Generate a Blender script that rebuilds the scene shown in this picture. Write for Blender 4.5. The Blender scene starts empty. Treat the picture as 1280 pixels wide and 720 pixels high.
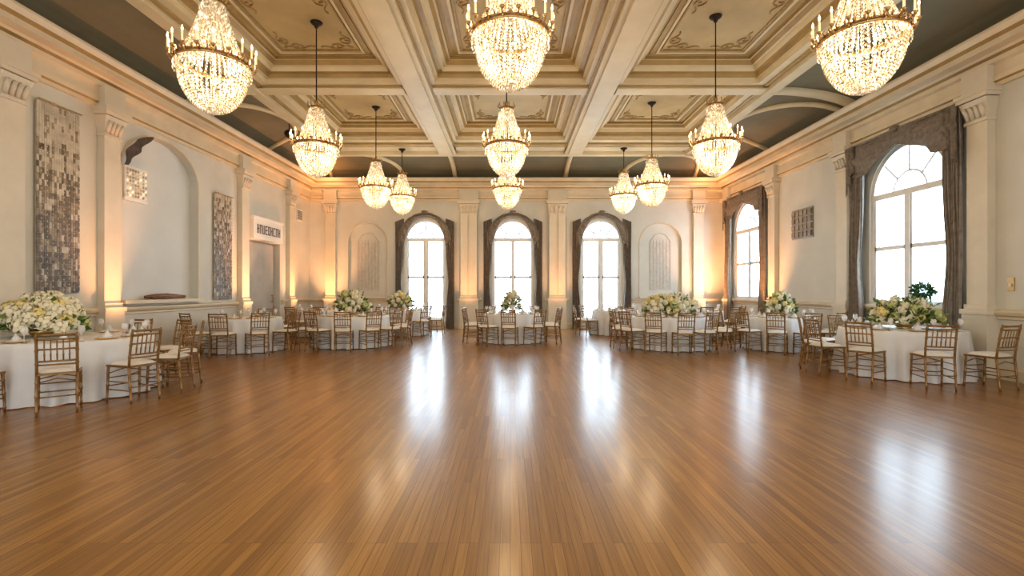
import bpy, math, random
from mathutils import Vector, Matrix
random.seed(7)
SC=bpy.context.scene
COL=SC.collection
pi=math.pi
XL,XR,YB,YF=-7.25,7.7,17.9,-1.5
WALL_H=5.3

# ------------------------------------------------------------------ helpers
class MB:
    def __init__(s): s.v=[];s.f=[];s.m=[];s.s=[]
    def add(s,vs,fs,mi=0,sm=False):
        b=len(s.v); s.v.extend([tuple(p) for p in vs])
        for f in fs:
            s.f.append([b+i for i in f]); s.m.append(mi); s.s.append(sm)
    def quad(s,a,b,c,d,mi=0,sm=False): s.add([a,b,c,d],[(0,1,2,3)],mi,sm)
    def box(s,cx,cy,cz,sx,sy,sz,mi=0):
        x0,x1,y0,y1,z0,z1=cx-sx/2,cx+sx/2,cy-sy/2,cy+sy/2,cz-sz/2,cz+sz/2
        s.add([(x0,y0,z0),(x1,y0,z0),(x1,y1,z0),(x0,y1,z0),(x0,y0,z1),(x1,y0,z1),(x1,y1,z1),(x0,y1,z1)],
              [(0,3,2,1),(4,5,6,7),(0,1,5,4),(1,2,6,5),(2,3,7,6),(3,0,4,7)],mi)
    def bx(s,x0,x1,y0,y1,z0,z1,mi=0): s.box((x0+x1)/2,(y0+y1)/2,(z0+z1)/2,x1-x0,y1-y0,z1-z0,mi)
    def path(s,pts,rs,n=8,mi=0,sm=True,closed=False):
        pts=[Vector(p) for p in pts]
        if not hasattr(rs,'__len__'): rs=[rs]*len(pts)
        vs=[];N=len(pts); prev=None
        for i,p in enumerate(pts):
            if closed: t=(pts[(i+1)%N]-pts[i-1])
            else: t=pts[min(i+1,N-1)]-pts[max(i-1,0)]
            if t.length<1e-9: t=Vector((0,0,1))
            t.normalize()
            ref=prev if prev is not None else (Vector((0,1,0)) if abs(t.y)<.9 else Vector((1,0,0)))
            a=ref-t*ref.dot(t)
            if a.length<1e-6: a=t.orthogonal()
            a.normalize(); prev=a; b=t.cross(a)
            for k in range(n):
                th=2*pi*k/n
                vs.append(p+(a*math.cos(th)+b*math.sin(th))*rs[i])
        fs=[]
        for i in range(N if closed else N-1):
            j=(i+1)%N
            for k in range(n):
                k2=(k+1)%n
                fs.append((i*n+k,i*n+k2,j*n+k2,j*n+k))
        if not closed:
            fs.append(tuple(reversed(range(n)))); fs.append(tuple((N-1)*n+k for k in range(n)))
        s.add(vs,fs,mi,sm)
    def tube(s,a,b,r0,r1=None,n=8,mi=0): s.path([a,b],[r0,r0 if r1 is None else r1],n,mi)
    def lathe(s,prof,n=24,c=(0,0,0),mi=0,sm=True,mod=None,cap=False):
        vs=[];fs=[]
        for i,(r,z) in enumerate(prof):
            for k in range(n):
                th=2*pi*k/n
                rr=r if mod is None else mod(r,z,th)
                vs.append((c[0]+rr*math.cos(th),c[1]+rr*math.sin(th),c[2]+z))
        for i in range(len(prof)-1):
            for k in range(n):
                k2=(k+1)%n
                fs.append((i*n+k,i*n+k2,(i+1)*n+k2,(i+1)*n+k))
        if cap: fs.append(tuple(reversed(range(n)))); fs.append(tuple((len(prof)-1)*n+k for k in range(n)))
        s.add(vs,fs,mi,sm)
    def bead(s,c,r,h,mi=0):
        x,y,z=c
        s.add([(x+r,y,z),(x,y+r,z),(x-r,y,z),(x,y-r,z),(x,y,z+h),(x,y,z-h)],
              [(0,1,4),(1,2,4),(2,3,4),(3,0,4),(1,0,5),(2,1,5),(3,2,5),(0,3,5)],mi)
    def mesh(s,name,mats):
        me=bpy.data.meshes.new(name); me.from_pydata(s.v,[],s.f)
        for m in mats: me.materials.append(m)
        me.polygons.foreach_set('material_index',s.m)
        me.polygons.foreach_set('use_smooth',s.s)
        me.update(); return me
    def obj(s,name,mats,parent=None,loc=(0,0,0),rot=0):
        if not isinstance(mats,(list,tuple)): mats=[mats]
        o=bpy.data.objects.new(name,s.mesh(name,mats)); COL.objects.link(o)
        o.location=loc; o.rotation_euler=(0,0,rot)
        if parent: o.parent=parent
        return o
def empty(name,loc=(0,0,0),rot=0):
    o=bpy.data.objects.new(name,None); o.empty_display_size=.2; COL.objects.link(o)
    o.location=loc; o.rotation_euler=(0,0,rot); return o
def tag(o,label,cat,group=None):
    o['label']=label;o['category']=cat
    if group:o['group']=group
    return o
def struct(o,label=None):
    o['kind']='structure'
    if label:o['label']=label
    return o
def dup(o,parent=None):
    c=o.copy(); COL.objects.link(c)
    if parent is not None: c.parent=parent
    for ch in list(o.children):
        if ch!=c: dup(ch,c)
    return c
def place(o,wall,u,n=0,z=0):
    if wall=='back': o.location=(u,YB-n,z);o.rotation_euler=(0,0,0)
    if wall=='left': o.location=(XL+n,u,z);o.rotation_euler=(0,0,pi/2)
    if wall=='right': o.location=(XR-n,-u,z);o.rotation_euler=(0,0,-pi/2)
    return o

def M(name,col,rough=.5,metal=0,var=.1,scale=6,bump=0,es=0,ecol=None,coat=0,bscale=None,stretch=None,sheen=0):
    m=bpy.data.materials.new(name); m.use_nodes=True; nt=m.node_tree; N=nt.nodes; L=nt.links
    b=N['Principled BSDF']; tc=N.new('ShaderNodeTexCoord'); nz=N.new('ShaderNodeTexNoise'); rp=N.new('ShaderNodeValToRGB')
    mp=N.new('ShaderNodeMapping'); L.new(tc.outputs['Object'],mp.inputs[0]); L.new(mp.outputs[0],nz.inputs[0])
    if stretch: mp.inputs['Scale'].default_value=stretch
    nz.inputs['Scale'].default_value=scale; nz.inputs['Detail'].default_value=4
    rp.color_ramp.elements[0].position=.3; rp.color_ramp.elements[1].position=.7
    rp.color_ramp.elements[0].color=[c*(1-var) for c in col]+[1]
    rp.color_ramp.elements[1].color=[min(1,c*(1+var)) for c in col]+[1]
    L.new(nz.outputs[0],rp.inputs[0]); L.new(rp.outputs[0],b.inputs['Base Color'])
    b.inputs['Roughness'].default_value=rough; b.inputs['Metallic'].default_value=metal
    if coat: b.inputs['Coat Weight'].default_value=coat
    if sheen: b.inputs['Sheen Weight'].default_value=sheen
    if es:
        b.inputs['Emission Color'].default_value=list(ecol or col)+[1]; b.inputs['Emission Strength'].default_value=es
    if bump:
        nb=N.new('ShaderNodeTexNoise'); nb.inputs['Scale'].default_value=bscale or scale*5
        L.new(tc.outputs['Object'],nb.inputs[0])
        bp=N.new('ShaderNodeBump'); bp.inputs['Strength'].default_value=bump; bp.inputs['Distance'].default_value=.02
        L.new(nb.outputs[0],bp.inputs['Height']); L.new(bp.outputs[0],b.inputs['Normal'])
    return m

# ------------------------------------------------------------------ materials
m_wall=M('plaster_cream',(.61,.60,.545),.6,var=.05,scale=1.5,bump=.05)
m_niche=M('niche_plaster',(.66,.675,.66),.6,var=.03,scale=1.5)
m_trim=M('trim_ivory',(.67,.585,.44),.45,var=.06,scale=3)
m_pil=M('pilaster_ivory',(.66,.60,.49),.45,var=.05,scale=3)
m_beam=M('ceiling_cream',(.66,.57,.395),.5,var=.06,scale=2)
m_coff=M('ceiling_gold_step',(.38,.27,.115),.42,var=.12,scale=3)
m_panel=M('ceiling_panel',(.51,.405,.22),.55,var=.10,scale=2)
m_orn=M('gilt_ornament',(.38,.265,.12),.4,metal=.2,var=.15,scale=9)
m_cove=M('cove_olive_taupe',(.20,.185,.125),.6,var=.10,scale=1.2)
m_white=M('window_paint',(.74,.73,.70),.4,var=.04)
m_drape=M('drape_taupe',(.25,.215,.18),.7,var=.25,scale=10,bump=.2,sheen=.15)
m_val=M('valance_taupe',(.205,.17,.135),.65,var=.3,scale=14,bump=.4,sheen=.1)
m_band=M('band_dark_brown',(.09,.065,.05),.65,var=.3,scale=14,bump=.4)
m_cloth=M('linen_white',(.74,.76,.78),.5,var=.04,scale=4,bump=.05)
m_cush=M('cushion_white',(.80,.78,.73),.6,var=.04,bump=.1)
m_chair=M('chair_gilt_wood',(.27,.155,.055),.32,metal=.25,var=.25,scale=14,coat=.3)
m_brass=M('brass',(.48,.32,.15),.35,metal=.85,var=.15,scale=20)
m_dark=M('dark_iron',(.05,.04,.035),.45,metal=.6,var=.2)
m_leaf=M('leaf_green',(.13,.21,.06),.5,var=.4,scale=12)
m_dleaf=M('leaf_dark_green',(.05,.12,.03),.5,var=.4,scale=12)
m_fw=M('petal_cream',(.80,.76,.58),.6,var=.08,scale=15)
m_fy=M('petal_yellow',(.76,.64,.28),.6,var=.12,scale=15)
m_fg=M('petal_lime',(.53,.57,.26),.6,var=.15,scale=15)
m_china=M('china_white',(.82,.80,.76),.15,var=.02)
m_gold=M('gold_rim',(.65,.45,.18),.25,metal=.9,var=.1)
m_sign=M('sign_white',(.78,.77,.74),.4,var=.02)
m_ink=M('sign_dark',(.10,.09,.085),.5)
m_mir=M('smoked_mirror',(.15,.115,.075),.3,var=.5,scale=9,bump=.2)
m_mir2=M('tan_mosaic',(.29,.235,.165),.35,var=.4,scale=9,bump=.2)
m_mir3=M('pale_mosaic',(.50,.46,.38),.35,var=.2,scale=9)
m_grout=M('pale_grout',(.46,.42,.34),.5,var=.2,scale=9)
m_brown=M('brown_wood',(.20,.10,.05),.4,var=.3,scale=9,stretch=(1,12,1))
m_door=M('door_greige',(.44,.42,.38),.5,var=.08,scale=3)
m_grey=M('vent_grey',(.30,.28,.26),.4,metal=.4,var=.15)
m_candle=M('candle_ivory',(.85,.75,.55),.5,es=.4,ecol=(1,.7,.35))
m_flame=M('flame_bulb',(1,.8,.5),.4,es=7,ecol=(1,.74,.42))
m_votive=M('votive_glow',(1,.7,.35),.3,es=4,ecol=(1,.6,.25))
for m in (m_candle,m_votive,m_flame): m.cycles.emission_sampling='NONE'

def m_crystal_():
    m=bpy.data.materials.new('crystal'); m.use_nodes=True; nt=m.node_tree;N=nt.nodes;L=nt.links
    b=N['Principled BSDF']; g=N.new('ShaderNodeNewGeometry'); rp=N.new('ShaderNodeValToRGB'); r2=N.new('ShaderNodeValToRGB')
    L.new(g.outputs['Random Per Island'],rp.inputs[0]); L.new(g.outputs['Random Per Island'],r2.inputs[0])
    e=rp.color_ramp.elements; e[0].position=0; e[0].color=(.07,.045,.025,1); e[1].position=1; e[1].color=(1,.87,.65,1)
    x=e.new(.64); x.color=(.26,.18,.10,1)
    L.new(rp.outputs[0],b.inputs['Emission Color']); b.inputs['Emission Strength'].default_value=.72  # per-bead emission paints the sparkle of crystal into the material
    e=r2.color_ramp.elements; e[0].color=(.40,.32,.22,1); e[1].color=(.74,.68,.57,1)
    L.new(r2.outputs[0],b.inputs['Base Color']); b.inputs['Roughness'].default_value=.18
    b.inputs['Metallic'].default_value=.3; b.inputs['Specular IOR Level'].default_value=.8
    m.cycles.emission_sampling='NONE'
    return m
m_cry=m_crystal_()
def m_glass_():
    m=bpy.data.materials.new('glassware'); m.use_nodes=True; nt=m.node_tree;N=nt.nodes;L=nt.links
    b=N['Principled BSDF']; b.inputs['Roughness'].default_value=.05
    b.inputs['Base Color'].default_value=(.95,.95,.95,1); b.inputs['Alpha'].default_value=.35
    b.inputs['Specular IOR Level'].default_value=1
    return m
m_glass=m_glass_()
def m_pane_():
    m=bpy.data.materials.new('daylit_pane'); m.use_nodes=True; nt=m.node_tree;N=nt.nodes;L=nt.links
    b=N['Principled BSDF']; tc=N.new('ShaderNodeTexCoord'); nz=N.new('ShaderNodeTexNoise'); rp=N.new('ShaderNodeValToRGB')
    nz.inputs['Scale'].default_value=1.2; L.new(tc.outputs['Object'],nz.inputs[0]); L.new(nz.outputs[0],rp.inputs[0])
    rp.color_ramp.elements[0].color=(.54,.77,1,1); rp.color_ramp.elements[1].color=(.68,.86,1,1)
    L.new(rp.outputs[0],b.inputs['Emission Color']); b.inputs['Emission Strength'].default_value=7
    b.inputs['Base Color'].default_value=(.8,.85,.9,1); b.inputs['Roughness'].default_value=.1
    return m
m_pane=m_pane_()
def m_floor_():
    m=bpy.data.materials.new('oak_strip_floor'); m.use_nodes=True; nt=m.node_tree;N=nt.nodes;L=nt.links
    b=N['Principled BSDF']; tc=N.new('ShaderNodeTexCoord'); sp=N.new('ShaderNodeSeparateXYZ'); cb=N.new('ShaderNodeCombineXYZ')
    L.new(tc.outputs['Object'],sp.inputs[0]); L.new(sp.outputs['Y'],cb.inputs['X']); L.new(sp.outputs['X'],cb.inputs['Y'])
    br=N.new('ShaderNodeTexBrick'); L.new(cb.outputs[0],br.inputs['Vector'])
    br.inputs['Color1'].default_value=(.405,.215,.055,1); br.inputs['Color2'].default_value=(.265,.130,.032,1)
    br.inputs['Mortar'].default_value=(.17,.075,.02,1); br.inputs['Scale'].default_value=1
    br.inputs['Mortar Size'].default_value=.0018; br.inputs['Brick Width'].default_value=1.37; br.inputs['Row Height'].default_value=.057
    br.offset=.37; br.offset_frequency=3; br.inputs['Mortar Smooth'].default_value=.3
    mp=N.new('ShaderNodeMapping'); mp.inputs['Scale'].default_value=(2.2,60,1); L.new(cb.outputs[0],mp.inputs[0])
    nz=N.new('ShaderNodeTexNoise'); nz.inputs['Scale'].default_value=1.0; nz.inputs['Detail'].default_value=5; L.new(mp.outputs[0],nz.inputs[0])
    rp=N.new('ShaderNodeValToRGB'); rp.color_ramp.elements[0].color=(.72,.67,.62,1); rp.color_ramp.elements[1].color=(1.0,1.0,1.0,1)
    rp.color_ramp.elements[0].position=.3; rp.color_ramp.elements[1].position=.65; L.new(nz.outputs[0],rp.inputs[0])
    mx=N.new('ShaderNodeMix'); mx.data_type='RGBA'; mx.blend_type='MULTIPLY'; mx.inputs[0].default_value=1
    L.new(br.outputs['Color'],mx.inputs[6]); L.new(rp.outputs[0],mx.inputs[7]); L.new(mx.outputs[2],b.inputs['Base Color'])
    n2=N.new('ShaderNodeTexNoise'); n2.inputs['Scale'].default_value=.9; n2.inputs['Detail'].default_value=3; L.new(tc.outputs['Object'],n2.inputs[0])
    mr=N.new('ShaderNodeMapRange'); mr.inputs['To Min'].default_value=.32; mr.inputs['To Max'].default_value=.46
    L.new(n2.outputs[0],mr.inputs[0]); L.new(mr.outputs[0],b.inputs['Roughness'])
    bp=N.new('ShaderNodeBump'); bp.inputs['Strength'].default_value=.08; bp.inputs['Distance'].default_value=.003
    L.new(br.outputs['Fac'],bp.inputs['Height']); bp.invert=True; L.new(bp.outputs[0],b.inputs['Normal'])
    b.inputs['Specular IOR Level'].default_value=.33
    b.inputs['Coat Weight'].default_value=.5; b.inputs['Coat Roughness'].default_value=.205; b.inputs['Coat IOR'].default_value=1.45
    return m
m_floor=m_floor_()

# ------------------------------------------------------------------ room shell
mb=MB(); mb.bx(XL-.4,XR+.4,YF-1.5,YB+.4,-.1,0)
struct(mb.obj('floor',m_floor),'glossy honey-brown oak strip ballroom floor')

def arch_pts(uc,hw,zs,n=18,rise=None):
    rise=hw if rise is None else rise
    return [(uc-hw*math.cos(pi*i/n),zs+rise*math.sin(pi*i/n)) for i in range(n+1)]
def wall(name,a,b,ops,w,label):
    mb=MB(); u=a; H=WALL_H
    for o in sorted(ops,key=lambda q:q['u0']):
        u0,u1,zb,zs,d=o['u0'],o['u1'],o['zb'],o['zs'],o['d']
        mb.quad((u,0,0),(u0,0,0),(u0,0,H),(u,0,H))
        if zb>0: mb.quad((u0,0,0),(u1,0,0),(u1,0,zb),(u0,0,zb))
        P=arch_pts((u0+u1)/2,(u1-u0)/2,zs,rise=o.get('rise')) if o.get('arch',True) else [(u0,zs),(u1,zs)]
        for (p,q) in zip(P[:-1],P[1:]):
            mb.quad((p[0],0,p[1]),(q[0],0,q[1]),(q[0],0,H),(p[0],0,H))
            mb.quad((p[0],0,p[1]),(q[0],0,q[1]),(q[0],d,q[1]),(p[0],d,p[1]))
        mb.quad((u0,0,zb),(u0,d,zb),(u0,d,zs),(u0,0,zs)); mb.quad((u1,0,zb),(u1,d,zb),(u1,d,zs),(u1,0,zs))
        mb.quad((u0,0,zb),(u1,0,zb),(u1,d,zb),(u0,d,zb))
        if o.get('back'):
            mb.add([(u0,d,zb),(u1,d,zb)]+[(p[0],d,p[1]) for p in reversed(P)],[tuple(range(len(P)+2))],1 if w=='left' else 0)
        u=u1
    mb.quad((u,0,0),(b,0,0),(b,0,H),(u,0,H))
    o=mb.obj(name,[m_wall,m_niche]); place(o,w,0); 
    return struct(o,label)
BW=[-3.06,.09,3.27]; BHW=.74
ops=[dict(u0=c-BHW,u1=c+BHW,zb=.3,zs=3.2,d=.25) for c in BW]
ops+=[dict(u0=-5.85,u1=-4.45,zb=1.15,zs=3.1,d=.10,back=True),dict(u0=4.68,u1=6.18,zb=1.15,zs=3.05,d=.10,back=True)]
wall('wall_back',XL,XR,ops,'back','cream plaster end wall with arched openings')
NC,NH,NZ,NR=10.38,1.13,3.75,.76
wall('wall_left',YF,YB,[dict(u0=NC-NH,u1=NC+NH,zb=1.2,zs=NZ,d=.18,back=True,rise=NR),dict(u0=13.75,u1=15.6,zb=0,zs=2.82,d=.3,back=True,arch=False)],'left','cream plaster side wall with arched niche')
SW=[9.65,16.05]; SHW=.98
wall('wall_right',-YB,-YF,[dict(u0=-c-SHW,u1=-c+SHW,zb=1.1,zs=3.32,d=.25) for c in SW],'right','cream plaster side wall with tall windows')

def sweep(name,prof,mat,mi=None,label=None):
    mb=MB()
    ring=[]
    for (o,z) in prof:
        ring.append([(XL+o,YF,z),(XL+o,YB-o,z),(XR-o,YB-o,z),(XR-o,YF,z)])
    for i in range(len(ring)-1):
        for k in range(3):
            mb.quad(ring[i][k],ring[i][k+1],ring[i+1][k+1],ring[i+1][k],mi[i] if mi else 0)
    return struct(mb.obj(name,mat),label)
cp=[(0,4.60),(.05,4.60),(.05,4.66),(.09,4.68),(.09,4.76),(.07,4.77),(.07,4.93),(.13,4.96),(.13,5.03),(.20,5.05),(.24,5.08),(.40,5.09),(.40,5.18),(.46,5.22),(.50,5.30),(.50,5.34),(.1,5.34)]
sweep('trim_1',cp,[m_trim,m_coff],mi=[0,0,1,0,1,0,0,0,1,0,0,0,1,0,0,0],label='deep stepped ivory cornice moulding')
TN=[1]
def rail(w,a,b,prof,kind='trim'):
    mb=MB()
    P=[(-o,z) for o,z in prof]
    for (p,q) in zip(P[:-1],P[1:]): mb.quad((a,p[0],p[1]),(b,p[0],p[1]),(b,q[0],q[1]),(a,q[0],q[1]))
    for e in (a,b): mb.add([(e,p[0],p[1]) for p in P]+[(e,0,P[-1][1]),(e,0,P[0][1])],[tuple(range(len(P)+2))])
    TN[0]+=1
    return mb
RP=[(0,.93),(.03,.94),(.03,.98),(.07,1.0),(.09,1.04),(.09,1.07),(.04,1.08),(0,1.09)]
BP=[(0,.0),(.05,.0),(.05,.16),(.03,.18),(.02,.22),(0,.22)]
bsegs=[(XL,-3.06-BHW-.4),(-3.06+BHW+.4,.09-BHW-.4),(.09+BHW+.4,3.27-BHW-.4),(3.27+BHW+.4,XR)]
for (a,b) in bsegs:
    o=rail('back',a,b,RP).obj('trim_%d'%TN[0],m_trim); place(o,'back',0); struct(o,'ivory chair rail moulding')
o=rail('left',YF,13.7,RP).obj('trim_%d'%TN[0],m_trim); place(o,'left',0); struct(o,'ivory chair rail moulding')
o=rail('left',15.65,YB,RP).obj('trim_%d'%TN[0],m_trim); place(o,'left',0); struct(o,'ivory chair rail moulding')
o=rail('right',-YB,-YF,RP).obj('trim_%d'%TN[0],m_trim); place(o,'right',0); struct(o,'ivory chair rail moulding')
mb=rail('back',XL,XR,BP); o=mb.obj('baseboard_back',m_trim); place(o,'back',0); struct(o,'ivory baseboard')
mb=rail('left',YF,13.7,BP); o=mb.obj('baseboard_left',m_trim); place(o,'left',0); struct(o,'ivory baseboard')
mb=rail('right',-YB,-YF,BP); o=mb.obj('baseboard_right',m_trim); place(o,'right',0); struct(o,'ivory baseboard')

def surround(w,uc,hw,zb,zs,bw=.13,proj=.05,rise=None):
    TN[0]+=1; mb=MB(); r0=hw if rise is None else rise
    A=[(-hw,zb)]+arch_pts(0,hw,zs,rise=r0)+[(hw,zb)]; B=[(-hw-bw,zb)]+arch_pts(0,hw+bw,zs,rise=r0+bw)+[(hw+bw,zb)]
    for i in range(len(A)-1):
        a,b,c,d=A[i],A[i+1],B[i+1],B[i]
        mb.quad((a[0],-proj,a[1]),(b[0],-proj,b[1]),(c[0],-proj,c[1]),(d[0],-proj,d[1]))
        mb.quad((a[0],-proj,a[1]),(b[0],-proj,b[1]),(b[0],0,b[1]),(a[0],0,a[1]))
        mb.quad((d[0],-proj,d[1]),(c[0],-proj,c[1]),(c[0],0,c[1]),(d[0],0,d[1]))
    mb.bx(-hw-bw,hw+bw,-.12,0,zb-.07,zb)
    o=mb.obj('trim_%d'%TN[0],m_trim); place(o,w,uc); return struct(o,'ivory arched moulding around wall niche')
surround('back',-5.15,.70,1.15,3.1,.04,.015); surround('back',5.43,.75,1.15,3.05,.04,.015); surround('left',NC,NH,1.2,NZ,.05,.012,NR)

# ceiling : cove + coffers
FXL,FXR,FYB=-5.6,5.7,15.9
mb=MB(); rings=[]
for s in range(11):
    a=pi/2*s/10; t=1-math.cos(a); z=5.30+.52*math.sin(a)
    xl=XL+(FXL-XL)*t; xr=XR+(FXR-XR)*t; yb=YB+(FYB-YB)*t
    rings.append([(xl,YF,z),(xl,yb,z),(xr,yb,z),(xr,YF,z)])
for r0,r1 in zip(rings[:-1],rings[1:]):
    for k in range(3): mb.quad(r0[k],r0[k+1],r1[k+1],r1[k],0,True)
TN[0]+=1; o=mb.obj('trim_%d'%TN[0],m_cove); struct(o,'dark olive-taupe curved ceiling cove')
def rib(f,w=.12):
    mb=MB(); P=[f(pi/2*s/12) for s in range(13)]; mb.path(P,w,8,0); TN[0]+=1
    struct(mb.obj('trim_%d'%TN[0],m_beam),'cream curved rib across ceiling cove')
for y in (10.9,):
    rib(lambda a:(XR+(FXR-XR)*(1-math.cos(a)),y,5.26+.54*math.sin(a)))
    rib(lambda a:(XL+(FXL-XL)*(1-math.cos(a)),y,5.26+.54*math.sin(a)))
for x in (-1.98,1.98):
    rib(lambda a:(x,YB+(FYB-YB)*(1-math.cos(a)),5.26+.54*math.sin(a)),.08)
def lunette(f,w=.07):
    mb=MB(); P=[f(pi*s/24) for s in range(25)]; mb.path(P,w,8,0); TN[0]+=1
    struct(mb.obj('trim_%d'%TN[0],m_beam),'cream lunette moulding on ceiling cove')
def covez(t): 
    a=math.acos(max(0,min(1,1-t))); return 5.26+.54*math.sin(a)
for yc in (12.9,):
    for X,F in ((XL,FXL),(XR,FXR)):
        lunette(lambda a:(X+(F-X)*.92*math.sin(a),yc+1.6*math.cos(a),covez(.92*math.sin(a))))
for xc in (-5.1,5.3):
    lunette(lambda a:(xc+1.3*math.cos(a),YB+(FYB-YB)*.92*math.sin(a),covez(.92*math.sin(a))))

ZB=5.8
xs=[FXL,-5.2,-2.4,-1.6,1.6,2.4,5.3,FXR]; ys=[YF,-.2,2.8,3.4,6.7,7.3,10.6,11.2,14.6,FYB]
mb=MB()
def coffer(x0,x1,y0,y1):
    prof=[(0,5.80,0),(0,5.90,0),(.07,5.90,0),(.09,5.97,1),(.17,5.99,1),(.20,6.07,0),(.27,6.08,0),(.32,6.16,1),(.36,6.16,0),(.36,6.22,1)]
    pr=None
    for (i,z,mi) in prof:
        r=[(x0+i,y0+i,z),(x1-i,y0+i,z),(x1-i,y1-i,z),(x0+i,y1-i,z)]
        if pr:
            for k in range(4): mb.quad(pr[k],pr[(k+1)%4],r[(k+1)%4],r[k],mi)
        pr=r
    mb.quad(*pr,2)
    for (ins,w,h,mi) in ((.44,.10,.02,1),(.54,.05,.04,0),(.62,.03,.025,3)):
        a,b,c,d=x0+ins,x1-ins,y0+ins,y1-ins; z0,z1=6.22-h,6.22
        mb.bx(a,b,c,c+w,z0,z1,mi);mb.bx(a,b,d-w,d,z0,z1,mi);mb.bx(a,a+w,c+w,d-w,z0,z1,mi);mb.bx(b-w,b,c+w,d-w,z0,z1,mi)
    for cx,sx in ((x0+.72,1),(x1-.72,-1)):
        for cy,sy in ((y0+.72,1),(y1-.72,-1)):
            for (dx,dy,sw) in ((.26,.06,0),(.06,.26,1)):
                P=[]
                for t in range(15):
                    a=t/14*2.3*pi; r=.13*(1-t/17)
                    px,py=dx+r*math.cos(a),dy+r*math.sin(a)
                    if sw: px,py=dx+r*math.sin(a),dy+r*math.cos(a)
                    P.append((cx+sx*px,cy+sy*py,6.212))
                mb.path(P,.016,5,3)
            P=[(cx+sx*t*.62,cy+sy*(.03+.05*math.sin(t*9)),6.212) for t in [k/12 for k in range(13)]]; mb.path(P,.014,5,3)
            P=[(cx+sx*(.03+.05*math.sin(t*9)),cy+sy*t*.62,6.212) for t in [k/12 for k in range(13)]]; mb.path(P,.014,5,3)
for i in range(len(xs)-1):
    for j in range(len(ys)-1):
        if i in (1,3,5) and j in (1,3,5,7): coffer(xs[i],xs[i+1],ys[j],ys[j+1])
        else: mb.quad((xs[i],ys[j],ZB),(xs[i+1],ys[j],ZB),(xs[i+1],ys[j+1],ZB),(xs[i],ys[j+1],ZB),0)
for xc in (-2.0,2.0):
    mb.bx(xc-.27,xc+.27,YF,FYB-.12,5.70,5.80,0); mb.bx(xc-.17,xc+.17,YF,FYB-.16,5.655,5.70,0)
    mb.bx(xc-.31,xc-.27,YF,FYB-.12,5.76,5.80,1); mb.bx(xc+.27,xc+.31,YF,FYB-.12,5.76,5.80,1)
for yc in (3.1,7.0,10.9):
    for (a,b) in ((FXL,-2.32),(-1.68,1.68),(2.32,FXR)):
        mb.bx(a,b,yc-.17,yc+.17,5.74,5.80,0); mb.bx(a,b,yc-.23,yc-.17,5.77,5.80,1); mb.bx(a,b,yc+.17,yc+.23,5.77,5.80,1)
mb.bx(FXL-.12,FXL+.12,YF,FYB,5.70,5.82,0); mb.bx(FXR-.12,FXR+.12,YF,FYB,5.70,5.82,0); mb.bx(FXL-.12,FXR+.12,FYB-.1,FYB+.12,5.70,5.82,0)
mb.bx(FXL+.16,FXL+.24,YF,FYB-.2,5.77,5.80,1); mb.bx(FXR-.24,FXR-.16,YF,FYB-.2,5.77,5.80,1)
mb.bx(FXL+.2,FXR-.2,14.85,14.97,5.75,5.80,1); mb.bx(FXL+.2,FXR-.2,15.2,15.5,5.76,5.80,0)
struct(mb.obj('ceiling',[m_beam,m_coff,m_panel,m_orn]),'coffered cream and gilt ballroom ceiling with scroll panels')

# pilasters
def pilaster(w,u,wd=.5,double=False):
    TN[0]+=1; mb=MB(); h=wd/2; p=.13
    mb.bx(-h-.04,h+.04,-p-.05,0,0,1.0); mb.bx(-h-.06,h+.06,-p-.07,0,1.0,1.08); mb.bx(-h-.06,h+.06,-p-.07,0,0,.2)
    mb.bx(-h-.02,h+.02,-p-.03,0,1.08,1.16)
    mb.bx(-h,h,-p,0,1.16,4.16)
    if double:
        mb.bx(-h,-.04,-p-.05,-p,1.2,4.1); mb.bx(.04,h,-p-.05,-p,1.2,4.1)
    mb.bx(-h-.02,h+.02,-p-.03,0,4.10,4.15)
    mb.add([(-h,-p,4.15),(h,-p,4.15),(h,0,4.15),(-h,0,4.15),(-h-.06,-p-.08,4.46),(h+.06,-p-.08,4.46),(h+.06,0,4.46),(-h-.06,0,4.46)],
           [(0,1,5,4),(1,2,6,5),(3,0,4,7),(4,5,6,7),(0,3,2,1)])
    nl=4
    for k in range(nl):
        x=-h+wd*(k+.5)/nl
        mb.path([(x,-p-.01,4.17),(x,-p-.04,4.28),(x*1.06,-p-.09,4.36),(x*1.08,-p-.11,4.34)],[.035,.04,.03,.012],6)
    mb.bx(-h-.09,h+.09,-p-.11,0,4.47,4.53); mb.bx(-h-.11,h+.11,-p-.13,0,4.53,4.60); mb.bx(-h-.05,h+.05,-p-.05,0,4.60,4.95)
    o=mb.obj('trim_%d'%TN[0],m_pil); place(o,w,u); struct(o,'ivory pilaster with carved leaf capital')
PIL=[('left',7.1),('left',8.88),('left',13.35),('left',16.2),('right',-8.05),('right',-11.35),('right',-14.4),('right',-17.4),
     ('back',-6.45),('back',-1.49),('back',1.68),('back',6.75),('left',4.6),('right',-5.2)]
for w,u in PIL: pilaster(w,u,.58 if (w=='back' and abs(u)<3) else .36, w=='back' and abs(u)<3)

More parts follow.
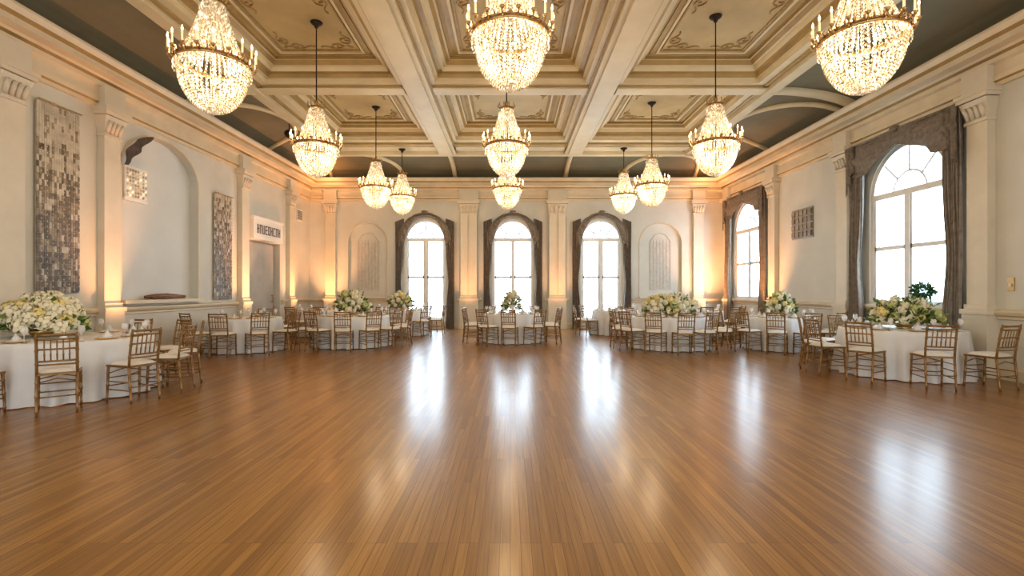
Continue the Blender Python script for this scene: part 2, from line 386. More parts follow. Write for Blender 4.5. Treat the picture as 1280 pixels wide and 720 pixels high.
# windows
WN=[0]
def window(w,u,hw,zb,zs,trans):
    WN[0]+=1; mb=MB(); fw=.085; y0,y1=.03,.13
    A=[(-hw,zb)]+arch_pts(0,hw,zs)+[(hw,zb)]; B=[(-hw+fw,zb+fw)]+arch_pts(0,hw-fw,zs)+[(hw-fw,zb+fw)]
    for i in range(len(A)):
        j=(i+1)%len(A); a,b,c,d=A[i],A[j],B[j],B[i]
        mb.quad((a[0],y0,a[1]),(b[0],y0,b[1]),(c[0],y0,c[1]),(d[0],y0,d[1]))
        mb.quad((d[0],y0,d[1]),(c[0],y0,c[1]),(c[0],y1,c[1]),(d[0],y1,d[1]))
    mb.bx(-.05,.05,.02,y1,zb+fw,zs)
    mb.bx(-hw+fw,hw-fw,.01,y1,zs-.06,zs+.06)
    for t in trans: mb.bx(-hw+fw,hw-fw,.04,y1,t-.04,t+.04)
    for sx in (-1,1):
        mb.bx(sx*.075-.02,sx*.075+.02,.04,y1,zb+fw,zs); mb.bx(sx*(hw-fw-.03)-.02,sx*(hw-fw-.03)+.02,.04,y1,zb+fw,zs)
    r=hw*.42
    P=[(r*math.cos(pi*i/12),.08,zs+r*math.sin(pi*i/12)) for i in range(13)]; mb.path(P,.028,6)
    for a in (pi/4,pi/2,3*pi/4):
        mb.tube((r*math.cos(a),.08,zs+r*math.sin(a)),((hw-.05)*math.cos(a),.08,zs+(hw-.05)*math.sin(a)),.028)
    mb.bx(-hw-.06,hw+.06,-.07,.05,zb-.06,zb)
    o=mb.obj('window_%d'%WN[0],m_white); place(o,w,u); struct(o,'tall arched white-framed window')
    g=MB(); G=[(-hw,zb)]+arch_pts(0,hw,zs)+[(hw,zb)]
    g.add([(p[0],.12,p[1]) for p in G],[tuple(range(len(G)))])
    g=g.obj('glass',m_pane,o); g['label']='bright daylit window glass'
for c in BW: window('back',c,BHW,.3,3.2,[1.85])
for c in SW: window('right',-c,SHW,1.1,3.32,[2.25])

# curtains
def curtain(w,u,hw,zb,zs,dw,label,top,dr=.20,square=False):
    root=empty('curtain'); place(root,w,u,n=0,z=0)
    for sx in (-1,1):
        mb=MB(); nu,nz=46,14; V=[]
        for j in range(nz+1):
            t=j/nz; z=zb+((top-.03 if square else top-.18)-zb)*t
            pin=1-.28*math.exp(-((t-.42)/.16)**2)
            for i in range(nu+1):
                s=i/nu
                xo=hw+.06+dw*.84; x=xo-(dw*pin)*(1-s)
                y=-.15+.045*math.sin(s*nu*.95+.5*math.sin(t*4))+.012*math.sin(s*29+t*7)
                zz=z if square else z-(.12*max(0,t-.8)*5)*s
                V.append((sx*x,y,zz))
        F=[(j*(nu+1)+i,j*(nu+1)+i+1,(j+1)*(nu+1)+i+1,(j+1)*(nu+1)+i) for j in range(nz) for i in range(nu)]
        mb.add(V,F,0,True); mb.obj('drape',m_drape,root)
    mb=MB()
    if square:
        # straight pleated head, swags following the arch, tails on both ends
        H=hw+.06+dw*.84; n=60; K=6; V=[]
        for i in range(n+1):
            s=2*i/n-1; x=s*H
            arch=zs+math.sqrt(max(0,1-(min(1,abs(x)/(hw+.02)))**2))*(hw)
            low=max(min(arch-.06,top-.10), top-.62)-.07*abs(math.sin(i*pi/15))
            for k in range(K+1):
                t=k/K; z=top+(low-top)*t
                y=-.20-.05*math.sin(pi*min(1,t*1.1))-.022*math.sin(k*2.2+abs(s)*9)
                V.append((x,y,z))
        F=[(i*(K+1)+k,i*(K+1)+k+1,(i+1)*(K+1)+k+1,(i+1)*(K+1)+k) for i in range(n) for k in range(K)]
        mb.add(V,F,0,True)
        mb.path([(-H-.03,-.20,top),(0,-.21,top+.02),(H+.03,-.20,top)],.03,8)
        for sx in (-1,1):
            V=[]
            for j in range(9):
                t=j/8
                for i in range(13):
                    s=i/12; zz=top-(1.05-.60*s)*t
                    V.append((sx*(H+.01-.26*s),-.25+.03*math.sin(s*16),zz))
            F=[(j*13+i,j*13+i+1,(j+1)*13+i+1,(j+1)*13+i) for j in range(8) for i in range(12)]
            mb.add(V,F,0,True)
    else:
        n=54; V=[]; ro=hw+.17; K=6
        for i in range(n+1):
            a=pi*i/n
            for k in range(K+1):
                t=k/K; drop=dr*(.62+.28*abs(math.sin(i*pi/18)))+dr*.7*abs(math.cos(a))**3
                rr=ro-drop*t
                x=rr*math.cos(a); z=zs+rr*math.sin(a)*((top-zs-.02)/ro)-.25*t*abs(math.cos(a))**2
                y=-.20-.03*math.sin(i*1.25)*t-.04*math.sin(pi*t)
                V.append((x,y,z))
        F=[(i*(K+1)+k,i*(K+1)+k+1,(i+1)*(K+1)+k+1,(i+1)*(K+1)+k) for i in range(n) for k in range(K)]
        mb.add(V,F,0,True)
        P=[(ro*math.cos(pi*i/30),-.20,zs+math.sin(pi*i/30)*(top-zs)) for i in range(31)]
        mb.path(P,[.026+.008*math.sin(i*2.1) for i in range(31)],8)
        for sx in (-1,1):
            V=[]
            for j in range(9):
                t=j/8
                for i in range(13):
                    s=i/12; zz=zs+.28-(.70-.42*s)*t
                    V.append((sx*(ro+.03-.17*s),-.22+.03*math.sin(s*16),zz))
            F=[(j*13+i,j*13+i+1,(j+1)*13+i+1,(j+1)*13+i) for j in range(8) for i in range(12)]
            mb.add(V,F,0,True)
    for a in range(5):
        an=pi/2+(a-2)*.5; mb.path([(0,-.22,top-.02),(.08*math.cos(an),-.25,top+.02+.05*math.sin(an)),(.14*math.cos(an),-.23,top+.02+.08*math.sin(an))],[.04,.035,.01],6)
    mb.obj('valance',m_val,root)
    tag(root,label,'curtain')
    return root
for c in BW:
    r=curtain('back',c,BHW,.02,3.2,.30,'taupe full-length drapes with dark arched valance',4.13,.12); r['group']='drapes on the end wall windows'
for c in SW:
    r=curtain('right',-c,SHW,.10,3.32,.38,'heavy taupe drapes with straight gathered swag head',4.50,.18,True); r['group']='drapes on the side wall windows'

# ------------------------------------------------------------------ wall fittings
def bead_panel(w,u,n,hw,z0,z1,zd,label):
    root=empty('crystal_wall_panel'); place(root,w,u,n)
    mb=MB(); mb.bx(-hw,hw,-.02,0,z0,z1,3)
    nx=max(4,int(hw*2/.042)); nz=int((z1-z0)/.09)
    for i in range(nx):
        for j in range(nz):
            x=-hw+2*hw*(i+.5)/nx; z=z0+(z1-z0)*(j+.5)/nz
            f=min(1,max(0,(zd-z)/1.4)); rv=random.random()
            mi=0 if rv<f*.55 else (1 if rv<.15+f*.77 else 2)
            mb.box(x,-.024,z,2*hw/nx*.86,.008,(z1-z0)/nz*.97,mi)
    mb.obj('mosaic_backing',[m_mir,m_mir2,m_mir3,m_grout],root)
    mb=MB(); ns=int(hw*2/.09)
    for i in range(ns):
        x=-hw+2*hw*(i+.5)/ns; z=z1-random.random()*.1
        while z>z0: 
            mb.bead((x,-.06,z),.009,.018); z-=.07+random.random()*.04
    o=mb.obj('bead_strands',m_bead,root); o['kind']='stuff'
    mb=MB(); mb.tube((-hw,-.06,z1+.02),(hw,-.06,z1+.02),.012); mb.obj('hanging_rail',m_brass,root)
    return tag(root,label,'wall decoration')
m_bead=M('pale_beads',(.60,.54,.44),.2,var=.1,es=.08,ecol=(1,.85,.6)); m_bead.cycles.emission_sampling='NONE'
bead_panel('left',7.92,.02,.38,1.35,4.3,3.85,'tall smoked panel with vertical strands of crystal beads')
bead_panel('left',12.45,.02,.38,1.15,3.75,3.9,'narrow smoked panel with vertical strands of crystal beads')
m_pale=M('pale_relief',(.57,.54,.48),.5,var=.10,scale=8)
def relief(u):
    root=empty('wall_relief'); place(root,'back',u,-.095)
    mb=MB()
    mb.bx(-.40,.40,-.002,0,1.38,3.1)
    for i in range(7):
        x=-.36+.12*i
        mb.bx(x-.004,x+.004,-.009,0,1.4,3.2)
        for j in range(12):
            z=1.5+j*.14
            mb.box(x,-.005,z,.045,.008,.085)
    mb.path([(-.38,-.008,3.12),(-.2,-.01,3.38),(0,-.01,3.44),(.2,-.01,3.38),(.38,-.008,3.12)],.009,6)
    mb.obj('strand_relief',m_pale,root)
    tag(root,'pale grey strand ornament set within arched niche','wall decoration','reliefs in the end wall niches')
relief(-5.15); relief(5.43)
root=empty('wall_sconce'); place(root,'left',9.78,-.17,3.16)
mb=MB(); mb.bx(-.27,.27,-.03,0,0,.62); mb.bx(-.30,.30,-.05,0,.60,.64); mb.bx(-.30,.30,-.05,0,-.03,.02); mb.obj('backplate',m_sign,root)
mb=MB()
for i in range(8):
    for j in range(8): mb.bead((-.24+.0685*i,-.06,.07+.07*j),.028,.034)
mb.obj('crystal_drops',m_cry,root)['kind']='stuff'
tag(root,'square pale crystal wall sconce inside the niche','wall lamp')
root=empty('folded_drape'); place(root,'left',10.5,.0,1.2)
mb=MB(); mb.path([(-.6,.04,.05),(-.3,.03,.065),(0,.03,.07),(.3,.04,.06),(.6,.04,.05)],[.03,.05,.055,.045,.03],10)
mb.path([(-.5,-.02,.03),(0,-.03,.035),(.5,-.02,.03)],[.02,.03,.02],8); mb.obj('cloth_roll',m_brown,root)
tag(root,'rolled brown drape lying on the niche ledge','textile')
root=empty('niche_dark_band'); place(root,'left',NC,.01,0)
mb=MB(); n=14; V=[]  # dark brown tapering sheet along the upper left of the niche arch
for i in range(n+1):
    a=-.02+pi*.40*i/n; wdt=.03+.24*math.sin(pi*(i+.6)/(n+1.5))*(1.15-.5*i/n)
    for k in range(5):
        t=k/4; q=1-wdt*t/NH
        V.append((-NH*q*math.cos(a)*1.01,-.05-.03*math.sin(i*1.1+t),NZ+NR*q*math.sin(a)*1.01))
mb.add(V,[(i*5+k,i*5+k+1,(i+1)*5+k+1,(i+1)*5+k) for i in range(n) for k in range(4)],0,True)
mb.obj('band_sheet',m_band,root); tag(root,'dark brown band along the upper left of the niche arch','drapery')
mb=MB(); mb.bx(-.92,.92,.20,.28,0,2.82); mb.bx(-.86,.86,.17,.20,.06,2.76)
o=mb.obj('door_1',m_door); place(o,'left',14.675); struct(o,'plain greige door panel')
mb=MB(); mb.tube((.70,.11,1.0),(.70,.11,1.25),.012); mb.tube((.70,.11,1.02),(.70,.17,1.02),.01); mb.tube((.70,.11,1.22),(.70,.17,1.22),.01)
mb.obj('door_handle',m_brass,o)
root=empty('wall_sign'); place(root,'left',14.7,0,2.84)
mb=MB(); mb.bx(-.88,.88,-.10,0,0,.60); mb.bx(-.91,.91,-.12,0,.58,.64); mb.obj('sign_board',m_sign,root)
mb=MB()
gl=['lrm','lrt','lrb','ltmb','lrtb','lrm','ltb','lrt','lrm']
for k,g in enumerate(gl):
    x=-.70+k*.16; z0,z1,W_,T=.16,.42,.12,.036
    if 'l' in g: mb.bx(x,x+T,-.106,-.10,z0,z1)
    if 'r' in g: mb.bx(x+W_-T,x+W_,-.106,-.10,z0,z1)
    if 't' in g: mb.bx(x,x+W_,-.106,-.10,z1-T,z1)
    if 'b' in g: mb.bx(x,x+W_,-.106,-.10,z0,z0+T)
    if 'm' in g: mb.bx(x,x+W_,-.106,-.10,.275,.275+T)
mb.obj('lettering',m_ink,root)
tag(root,'white wall sign with dark blocky lettering above the door','sign')
root=empty('wall_grille'); place(root,'right',-13.05,0,2.75)
mb=MB(); mb.bx(-.46,.46,-.03,0,0,.78); mb.obj('grille_frame',m_grey,root)
mb=MB()
for i in range(5):
    for j in range(4): mb.box(-.36+.18*i,-.045,.11+.185*j,.14,.03,.14)
mb.obj('grille_tiles',m_mir2,root); tag(root,'square grey tiled vent grille high on plaster wall','vent')
root=empty('wall_grille'); place(root,'left',17.0,0,3.75)
mb=MB(); mb.bx(-.22,.22,-.03,0,0,.4); mb.obj('grille_frame',m_white,root)
mb=MB()
for j in range(6): mb.box(0,-.04,.06+.055*j,.36,.02,.025)
mb.obj('grille_slats',m_grey,root); tag(root,'small white louvred vent grille','vent')
root=empty('wall_switch'); place(root,'right',-7.62,0,1.38)
mb=MB(); mb.bx(-.05,.05,-.015,0,0,.2); mb.obj('switch_plate',m_brass,root)
mb=MB(); mb.bx(-.015,.015,-.03,-.015,.07,.12); mb.obj('switch_toggle',m_white,root); tag(root,'small brass wall switch plate','switch')
root=empty('spotlight',(-5.75,12.9,5.45))
mb=MB(); mb.lathe([(.02,-.12),(.09,-.12),(.11,.0),(.12,.14)],14,cap=True); a=mb.obj('lamp_housing',m_dark,root); a.rotation_euler=(1.9,0,.8)
mb=MB(); mb.tube((0,0,.02),(0,0,.27),.014); mb.tube((-.13,0,.02),(.13,0,.02),.01); mb.obj('mounting_arm',m_dark,root)
tag(root,'small black spotlight mounted at the cove edge','spotlight')

# ------------------------------------------------------------------ chandelier
def build_chandelier():
    root=empty('chandelier')
    RZ=.58
    mb=MB()
    ring=lambda r,z,t,n=40: mb.path([(r*math.cos(2*pi*i/n),r*math.sin(2*pi*i/n),z) for i in range(n)],t,6,0,True,True)
    mb.lathe([(.365,RZ-.02),(.375,RZ-.018),(.38,RZ),(.375,RZ+.018),(.365,RZ+.02),(.365,RZ-.02)],48)
    ring(.382,RZ-.02,.006);ring(.382,RZ+.022,.006)
    for i in range(32):
        a=2*pi*i/32; c,s=math.cos(a),math.sin(a)
        mb.path([(.38*c,.38*s,RZ+.02),(.40*c,.40*s,RZ+.05),(.38*c,.38*s,RZ+.07)],[.010,.008,.003],5)
    mb.obj('gilt_ring',m_brass,root)
    mb=MB()
    mb.lathe([(.0,1.42),(.03,1.40),(.035,1.36),(.02,1.34),(.05,1.30),(.12,1.29),(.125,1.25),(.10,1.24),(.0,1.24)],20)
    for i in range(10):
        a=2*pi*i/10; c,s=math.cos(a),math.sin(a); mb.path([(.11*c,.11*s,1.27),(.16*c,.16*s,1.32),(.14*c,.14*s,1.38)],[.01,.01,.003],5)
    mb.obj('crown',m_brass,root)
    mb=MB()
    for j in range(40):
        a=2*pi*j/40; c,s=math.cos(a),math.sin(a)
        for k in range(25):
            t=k/24; r=.12+.21*t**1.25; z=1.25-(1.25-RZ-.03)*t
            q=.0095+.005*t
            mb.bead((r*c,r*s,z),q,.018)
    for j in range(22):
        a=2*pi*(j+.5)/22; c,s=math.cos(a),math.sin(a)
        for k in range(17):
            t=k/16; r=.07+.17*t**1.25; z=1.22-.60*t; mb.bead((r*c,r*s,z),.013,.024)
    o=mb.obj('crystal_tent',m_cry,root); o['kind']='stuff'; o['label']='flaring strands of clear crystal beads'
    mb=MB()
    for j in range(46):
        a=2*pi*j/46; c,s=math.cos(a),math.sin(a)
        for k in range(23):
            th=pi/2*(k+.3)/23.2; r=.36*math.cos(th)**.95; z=RZ-.03-.51*math.sin(th)
            mb.bead((r*c,r*s,z),.006+.011*(r/.4),.019)
    for j in range(24):
        a=2*pi*j/24; c,s=math.cos(a),math.sin(a)
        for k in range(11):
            th=pi/2*(k+.3)/11.5; r=.27*math.cos(th); z=RZ-.05-.40*math.sin(th)
            mb.bead((r*c,r*s,z),.014,.022)
    for j in range(44):
        a=2*pi*j/44; c,s=math.cos(a),math.sin(a)
        mb.bead((.39*c,.39*s,RZ-.055),.011,.028); mb.bead((.39*c,.39*s,RZ-.11),.008,.018)
    for j in range(16):
        a=2*pi*j/16; mb.bead((.145*math.cos(a),.145*math.sin(a),1.20),.011,.03)
    o=mb.obj('crystal_basket',m_cry,root); o['kind']='stuff'; o['label']='rounded basket of clear crystal beads'
    mb=MB(); mb.lathe([(.0,0),(.025,.02),(.03,.045),(.02,.07),(.05,.085),(.06,.10),(.0,.11)],14); mb.obj('finial',m_cry,root)
    mb=MB(); mb.path([(0,0,0),(.03,0,-.03),(.055,0,-.01),(.06,0,.02)],.007,5)
    mb.lathe([(.008,.01),(.024,.03),(.026,.04),(.01,.04)],10,(.06,0,0))
    mb.lathe([(.0105,.04),(.0105,.15),(.0,.152)],8,(.06,0,0),1)
    mb.lathe([(.004,.15),(.011,.168),(.010,.18),(.003,.21)],8,(.06,0,0),2)
    c0=mb.obj('candle',[m_brass,m_candle,m_flame],root,(.375,0,RZ+.02))
    for i in range(1,18):
        a=2*pi*i/18; c=c0.copy(); COL.objects.link(c); c.location=(.375*math.cos(a),.375*math.sin(a),RZ+.02); c.rotation_euler=(0,0,a)
    mb=MB(); mb.lathe([(.011,0),(.011,1)],8)
    mb.obj('rod',m_dark,root,(0,0,1.40))
    mb=MB(); mb.lathe([(.0,-.10),(.03,-.10),(.04,-.06),(.09,-.03),(.11,0),(0,0)],18); mb.obj('ceiling_canopy',m_dark,root)
    l=bpy.data.lights.new('chandelier_light','POINT'); l.energy=62; l.color=(1,.78,.52); l.shadow_soft_size=.08
    lo=bpy.data.objects.new('lamp_glow',l); COL.objects.link(lo); lo.parent=root; lo.location=(0,0,.44)
    return root
CH=build_chandelier()
chs=[(0,5.0,3.38),(-.07,9.1,3.44),(-.08,13.6,3.58),(-3.38,5.65,3.38),(-3.5,8.95,3.40),(-3.55,13.1,3.50),(-3.36,15.4,3.70),
     (3.53,4.97,3.34),(3.62,8.75,3.38),(3.65,12.8,3.50),(3.5,15.3,3.72)]
def set_ch(r,x,y,z):
    r.location=(x,y,z)
    top=(6.22 if y<14.6 else 5.76)-z
    for c in r.children:
        if c.name.startswith('rod'): c.scale=(1,1,top-1.40-.08)
        if c.name.startswith('ceiling_canopy'): c.location=(0,0,top)
CHALL=[CH]+[dup(CH) for _ in chs[1:]]
for r,(x,y,z) in zip(CHALL,chs):
    set_ch(r,x,y,z); tag(r,'lit brass and crystal basket chandelier hanging from coffered ceiling','chandelier','crystal chandeliers')

# ------------------------------------------------------------------ chairs
def build_chair():
    root=empty('dining_chair'); w=.20; SH=.44
    def leg(name,x,y,tx,ty):
        mb=MB(); P=[];R=[]
        for t,r in ((0,.011),(.1,.013),(.12,.018),(.14,.013),(.45,.015),(.47,.020),(.50,.020),(.52,.015),(.80,.015),(.82,.020),(.85,.015),(1,.016)):
            P.append((x+(tx-x)*t,y+(ty-y)*t,SH*t)); R.append(r)
        mb.path(P,R,8); mb.obj('leg',m_chair,root)
    leg('leg',-w+.01,.20,-w+.015,.18);leg('leg',w-.01,.20,w-.015,.18);leg('leg',-w+.03,-.23,-w+.03,-.185);leg('leg',w-.03,-.23,w-.03,-.185)
    mb=MB()
    mb.add([(-w,.20,SH),(w,.20,SH),(w-.02,-.20,SH),(-w+.02,-.20,SH),(-w,.20,SH+.025),(w,.20,SH+.025),(w-.02,-.20,SH+.025),(-w+.02,-.20,SH+.025)],
           [(0,1,2,3),(4,7,6,5),(0,4,5,1),(1,5,6,2),(2,6,7,3),(3,7,4,0)]); mb.obj('seat',m_chair,root)
    mb=MB(); n=10; V=[]
    for j in range(n+1):
        for i in range(n+1):
            a=2*i/n-1;b=2*j/n-1
            e=(1-abs(a)**5)*(1-abs(b)**5); ww=w-.012-(.01*(1-b))
            V.append((a*ww,b*.19,SH+.028+.042*max(e,0)**.5))
    F=[(j*(n+1)+i,j*(n+1)+i+1,(j+1)*(n+1)+i+1,(j+1)*(n+1)+i) for j in range(n) for i in range(n)]
    mb.add(V,F,0,True); mb.obj('cushion',m_cush,root)
    mb=MB()
    yb=lambda z:-.185-.075*((z-SH)/.48)**1.3
    xb=lambda z:w-.03
    for sx in (-1,1):
        zz=[SH-.01,.55,.57,.59,.7,.72,.74,.84,.86,.88,.92]; rr=[.015,.014,.019,.014,.014,.019,.014,.014,.018,.014,.010]
        mb.path([(sx*xb(z),yb(z if z>SH else SH),z) for z in zz],rr,8)
    for z,r in ((.895,.015),(.845,.011),(.735,.010),(.60,.011),(.56,.009)):
        mb.path([(-xb(z),yb(z),z),(-.08,yb(z)-.012,z),(.08,yb(z)-.012,z),(xb(z),yb(z),z)],r,7)
    for k in range(5):
        x=-.105+.0525*k
        mb.path([(x,yb(.60)-.01,.60),(x,yb(.66)-.01,.66),(x,yb(.67)-.01,.67),(x,yb(.68)-.01,.68),(x,yb(.845)-.012,.845)],[.007,.008,.011,.008,.007],6)
    mb.obj('backrest',m_chair,root)
    mb=MB()
    for z in (.16,.26):
        for sx in (-1,1): mb.tube((sx*(w-.012),.19,z),(sx*(w-.028),-.205,z),.008,n=6)
    for z in (.20,.30): mb.tube((-w+.01,.19,z),(w-.01,.19,z),.008,n=6)
    mb.tube((-w+.03,-.21,.20),(w-.03,-.21,.20),.008,n=6)
    for y in (.18,-.185): mb.path([(-w+.03,y,.36),(0,y,.40),(w-.03,y,.36)],.007,6)
    mb.obj('stretcher',m_chair,root)
    return root
CHAIR=build_chair(); first=[True]
def chair(x,y,rot,group,label):
    global CHAIR
    if first[0]: r=CHAIR; first[0]=False
    else: r=dup(CHAIR)
    r.location=(x,y,0); r.rotation_euler=(0,0,rot); tag(r,label,'chair',group); return r

# ------------------------------------------------------------------ tables
_tc={}
def table(x,y,R,label):
    root=empty('round_table',(x,y,0),0)
    if R not in _tc:
        rnd=[random.uniform(.7,1.3) for _ in range(40)]
        def mod(r,z,th):
            if z>.735: return r
            d=(.745-z)/.745
            return r+.02*d+ (.055*math.sin(th*17)*rnd[int(th/2/pi*39.9)]+.02*math.sin(th*31+1))*d**.9
        mb=MB(); mb.lathe([(0.001,.757),(R*.5,.757),(R*.97,.757),(R,.75),(R+.006,.735),(R+.008,.68),(R+.01,.6),(R+.012,.45),(R+.014,.3),(R+.016,.15),(R+.02,.012)],136,mod=mod)
        cm=mb.mesh('tablecloth',[m_cloth])
        mb=MB(); mb.lathe([(0.001,.71),(R-.02,.71),(R-.01,.73),(R-.02,.75),(0.001,.75)],40); tm=mb.mesh('tabletop',[m_brown])
        mb=MB(); mb.lathe([(.30,0),(.30,.03),(.05,.08),(.05,.65),(.2,.71)],16); pm=mb.mesh('pedestal',[m_dark])
        _tc[R]=(cm,tm,pm)
    for nm,me in zip(('tablecloth','tabletop','pedestal'),_tc[R]):
        o=bpy.data.objects.new(nm,me); COL.objects.link(o); o.parent=root
    return tag(root,label,'table','round banquet tables')

# flowers
def bloom_mesh(name,mat,seed,lobes=26):
    rnd=random.Random(seed); mb=MB()
    for i in range(lobes):
        ph=math.acos(1-1.65*(i+.5)/lobes); th=i*2.39996+rnd.random()*.3
        n=Vector((math.sin(ph)*math.cos(th),math.sin(ph)*math.sin(th),math.cos(ph)))
        a=n.orthogonal().normalized(); b=n.cross(a)
        c=n*.86; vs=[c+n*.05]
        for k in range(6):
            t=2*pi*k/6; rr=.36*rnd.uniform(.85,1.15)
            vs.append(c+(a*math.cos(t)+b*math.sin(t))*rr+n*(.16*rnd.uniform(-.3,1.2)))
        mb.add(vs,[(0,k+1,(k+1)%6+1) for k in range(6)],0,True)
    mb.lathe([(0.01,-.5),(.55,-.35),(.78,.1),(.6,.55),(.01,.8)],8)
    return mb.mesh(name,[mat])
BM=[bloom_mesh('blossom',m_fw,1),bloom_mesh('blossom',m_fw,2),bloom_mesh('blossom',m_fy,3),bloom_mesh('blossom',m_fg,4)]
def leaf(mb,p,d,size,rnd,mi=0):
    d=d.normalized(); a=d.orthogonal().normalized(); a.rotate(Matrix.Rotation(rnd.random()*6.28,3,d)); nn=d.cross(a)
    L=size; W=size*.28
    mb.add([p,p+d*L*.45+a*W+nn*L*.06,p+d*L-nn*L*.15,p+d*L*.45-a*W+nn*L*.06,p+d*L*.45-nn*L*.03],[(0,1,4),(1,2,4),(2,3,4),(3,0,4)],mi,True)
def arrangement(x,y,z,rx,ry,rz,n,size,leaves,weights,label,vase_h=.10,leafsize=.11,spray=0):
    root=empty('flower_arrangement',(x,y,z)); rnd=random.Random(int((x*91+y*17)*10))
    mb=MB(); vr=min(.16,rx*.4)
    mb.lathe([(.001,0),(vr*.7,0),(vr*.6,.012),(vr*.75,vase_h*.4),(vr,vase_h),(vr*.93,vase_h),(.001,vase_h*.8)],20); v=mb.obj('vase',m_gold,root); v['label']='low gold bowl'
    zc=vase_h
    for i in range(n):
        ct=1-1.02*(i+.5)/n; st=math.sqrt(max(0,1-ct*ct)); th=i*2.39996
        d=Vector((st*math.cos(th),st*math.sin(th),ct)); k=rnd.uniform(.80,1.04)
        o=bpy.data.objects.new('blossom',rnd.choices(BM,weights)[0]); COL.objects.link(o); o.parent=root
        o.location=(d.x*(rx-size)*k,d.y*(ry-size)*k,zc+size*.6+max(d.z*(rz-size)*k,0))
        nd=Vector((d.x/rx,d.y/ry,d.z/rz+.25)).normalized()
        o.rotation_mode='QUATERNION'; o.rotation_quaternion=nd.to_track_quat('Z','Y'); s=size*rnd.uniform(.8,1.25); o.scale=(s,s,s)
    mb=MB()
    for i in range(leaves):
        u=Vector((rnd.gauss(0,1),rnd.gauss(0,1),abs(rnd.gauss(0,.8))-.1)).normalized(); k=rnd.uniform(.5,.9)
        p=Vector((u.x*rx*k,u.y*ry*k,max(zc+.02,zc+u.z*rz*k))); leaf(mb,p,u+Vector((0,0,rnd.uniform(-.3,.5))),leafsize*rnd.uniform(.6,1.3),rnd,0 if rnd.random()<.8 else 1)
    for i in range(spray):
        a=rnd.random()*6.28; u=Vector((math.cos(a),math.sin(a),rnd.uniform(.3,1.4))).normalized(); L=rnd.uniform(.85,1.15)
        p0=Vector((0,0,zc)); p1=Vector((u.x*rx*L,u.y*ry*L,zc+u.z*rz*L*1.1)); mb.path([p0,(p0+p1)/2+Vector((0,0,.04)),p1],.004,4,1)
        for q in range(5): leaf(mb,p0.lerp(p1,.5+.12*q),u+Vector((rnd.uniform(-1,1),rnd.uniform(-1,1),rnd.uniform(-.3,1))),leafsize*.8,rnd,0)
    o=mb.obj('leaves',[m_leaf,m_dleaf],root); o['kind']='stuff'
    return tag(root,label,'flowers')

PL=MB(); PL.lathe([(.001,.004),(.08,.004),(.10,.006),(.125,.014),(.13,.016),(.125,.010),(.10,0),(.001,0)],24,mi=0); PL.lathe([(.001,.02),(.07,.018),(.09,.024),(.10,.03),(.094,.018),(.001,.012)],24,mi=1)
PLM=PL.mesh('dinner_plate',[m_gold,m_china])
G=MB(); G.lathe([(.001,0),(.034,0),(.034,.003),(.005,.008),(.004,.09),(.012,.098),(.034,.125),(.038,.155),(.031,.20),(.030,.20),(.036,.155),(.03,.125),(.001,.10)],14)
GM=G.mesh('wine_glass',[m_glass])
VM=MB(); VM.lathe([(.001,0),(.03,0),(.036,.05),(.034,.08),(.03,.08),(.028,.02),(.001,.02)],12,mi=0); VM.lathe([(.0,.02),(.026,.02),(.026,.055),(.004,.06),(.0,.085)],10,mi=1)
VMM=VM.mesh('votive_candle',[m_gold,m_votive])
NP=MB(); NP.lathe([(.001,.10),(.015,.07),(.045,.02),(.05,.0),(.001,0)],7,mod=lambda r,z,th:r*(1+.35*math.sin(3*th)))
NPM=NP.mesh('napkin',[m_cloth])
def item(name,me,x,y,z,rot,label,cat,grp):
    o=bpy.data.objects.new(name,me); COL.objects.link(o); o.location=(x,y,z); o.rotation_euler=(0,0,rot); return tag(o,label,cat,grp)

def dinner(x,y,R,angs,dist,label,fr=.35,vot=3):
    table(x,y,R,label)
    for a in angs:
        t=math.radians(a+random.uniform(-1.5,1.5)); d=R+dist+random.uniform(-.02,.04)
        chair(x+d*math.cos(t),y+d*math.sin(t),t+pi/2+random.uniform(-.08,.08),'banquet chairs around white tables','gilt-brown bamboo-style chair with white cushion beside banquet table')
        rp=R-.155; px,py=x+rp*math.cos(t),y+rp*math.sin(t)
        item('dinner_plate',PLM,px,py,.757,t,'white dinner plate on gold charger','plate','place settings on tables')
        item('napkin',NPM,px,py,.78,t,'folded white napkin standing on plate','napkin','napkins on plates')
        rg=R-.07; t2=t+.185/R; item('wine_glass',GM,x+rg*math.cos(t2),y+rg*math.sin(t2),.757,0,'clear stemmed wine glass','glass','glasses on tables')
    for k in range(vot):
        t=2*pi*k/vot+.5; rv=R*.3
        item('votive_candle',VMM,x+rv*math.cos(t),y+rv*math.sin(t),.757,0,'lit votive candle in gold cup','candle','candles on tables')
TL='round banquet table under floor-length white cloth'
dinner(-5.98,6.75,.92,[-88,-52,-20,8,36,64,96],.34,TL+' with large flower centrepiece',vot=0)
dinner(-6.1,11.45,.75,[-118,-84,-50,-14,68,100],.33,TL,fr=.2)
dinner(-3.95,12.45,.88,[-140,-111,-83,-55,-27,0,30,75,105,150],.33,TL,vot=0)
dinner(-3.4,15.45,.75,[-125,-85,-45,-5,50,165],.33,TL,vot=0)
dinner(-5.8,15.3,.75,[-150,-110,-70,90],.33,TL,fr=.2)
dinner(.05,13.4,.76,[-160,-125,-93,-60,-25,10,170,60,120],.33,TL,vot=0)
dinner(3.85,12.0,.88,[-175,-148,-121,-95,-69,-42,-14,45,80,115,148],.33,TL,vot=0)
dinner(3.3,15.6,.70,[-150,-100,-50,0,180],.33,TL,fr=.2)
dinner(5.75,15.3,.75,[-145,-100,-60,-10],.35,TL,fr=.2)
dinner(6.38,11.7,.72,[-155,-123,-90,-57,-22,75,115,152],.33,TL,vot=0)
dinner(6.48,8.25,.86,[-111,-74,-150,178,150,122,94],.34,TL+' beside the tall window',vot=0)

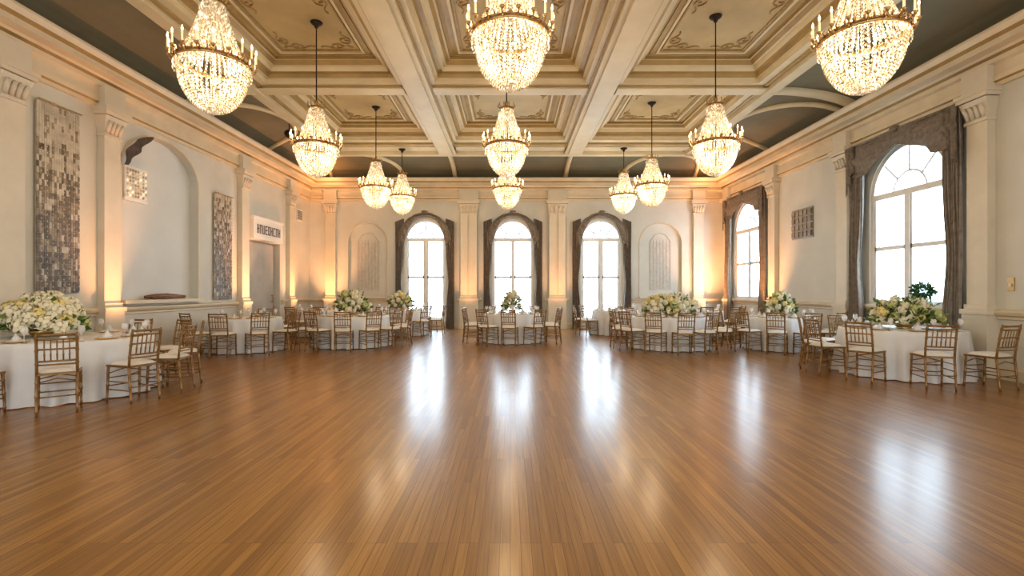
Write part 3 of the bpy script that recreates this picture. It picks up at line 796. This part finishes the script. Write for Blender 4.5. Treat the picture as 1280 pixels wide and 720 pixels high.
FL='low centrepiece of cream and yellow blossoms with greenery'
arrangement(-6.42,6.8,.757,.56,.46,.50,62,.085,150,[6,5,2.6,.8],'lush mound of cream roses and yellow blossoms on banquet table')
arrangement(-3.95,12.45,.757,.50,.42,.52,38,.08,170,[4,3,2,1],FL,spray=6)
arrangement(-3.4,15.45,.757,.42,.4,.5,30,.08,160,[4,2,2,1],FL,spray=6)
arrangement(.05,13.4,.757,.30,.28,.50,18,.07,130,[4,3,2,1],'small round centrepiece of pale blossoms and leaves',spray=6)
arrangement(3.85,12.0,.757,.70,.40,.46,58,.082,240,[4,3,2,1],'wide '+FL,spray=8)
arrangement(6.38,11.7,.757,.34,.32,.50,28,.07,130,[4,3,2,1],FL,spray=6)
arrangement(6.55,8.25,.757,.56,.46,.42,44,.070,300,[3,3,3,2.6],'loose leafy centrepiece of cream and yellow blossoms on banquet table',spray=22)
root=empty('potted_shrub',(7.56,9.1,1.1)); rnd=random.Random(3)
mb=MB(); mb.lathe([(.001,0),(.07,0),(.10,.14),(.105,.15),(.09,.15),(.001,.12)],16); mb.obj('pot',m_china,root)
mb=MB()
for i in range(620):
    u=Vector((rnd.gauss(0,1),rnd.gauss(0,1),rnd.gauss(0,1))).normalized(); p=Vector((0,0,.27))+Vector((u.x*.10,u.y*.26,u.z*.14))*rnd.uniform(.3,1); leaf(mb,p,u,.06,rnd)
o=mb.obj('foliage',m_dleaf,root); o['kind']='stuff'; tag(root,'dense dark green potted shrub on the window sill','plant')

# ------------------------------------------------------------------ lights
def spot(loc,tgt,e,col,size=64,blend=1,r=.12):
    l=bpy.data.lights.new('uplight','SPOT'); l.energy=e;l.color=col;l.spot_size=math.radians(size);l.spot_blend=blend;l.shadow_soft_size=r
    o=bpy.data.objects.new('uplight',l); COL.objects.link(o); o.location=loc
    o.rotation_euler=(Vector(tgt)-Vector(loc)).to_track_quat('-Z','Y').to_euler()
OR=(1,.44,.18)
for w,u in PIL:
    E=300
    if abs(u)>12.9 : E=450
    if w=='back': E=450 if abs(u)>3 else 200
    if w=='left': spot((XL+.9,u,.25),(XL+.05,u,3.0),E,OR)
    if w=='right': spot((XR-.9,-u,.25),(XR-.05,-u,3.0),E,OR)
    if w=='back': spot((u,YB-.95,.25),(u,YB-.05,3.0),E,OR)
for x,y in ((XL+.95,YB-.95),(XR-.95,YB-.95)):
    l=bpy.data.lights.new('cove_light','POINT'); l.energy=18; l.color=OR; l.shadow_soft_size=.2
    o=bpy.data.objects.new('cove_light',l); COL.objects.link(o); o.location=(x,y,5.2)
W=bpy.data.worlds.new('world'); SC.world=W; W.use_nodes=True
W.node_tree.nodes['Background'].inputs[0].default_value=(1,.98,.93,1); W.node_tree.nodes['Background'].inputs[1].default_value=1.65

cam=bpy.data.cameras.new('camera'); co=bpy.data.objects.new('camera',cam); COL.objects.link(co)
co.location=(0,0,1.4); co.rotation_euler=(pi/2,0,0); cam.lens=620/1280*36; cam.sensor_width=36; cam.clip_start=.05
cam.shift_x=.0016; cam.shift_y=.0016
SC.camera=co
SC.view_settings.view_transform='Standard'
SC.view_settings.exposure=.12
try: SC.view_settings.look='Medium High Contrast'
except Exception as ex: print('look',ex)
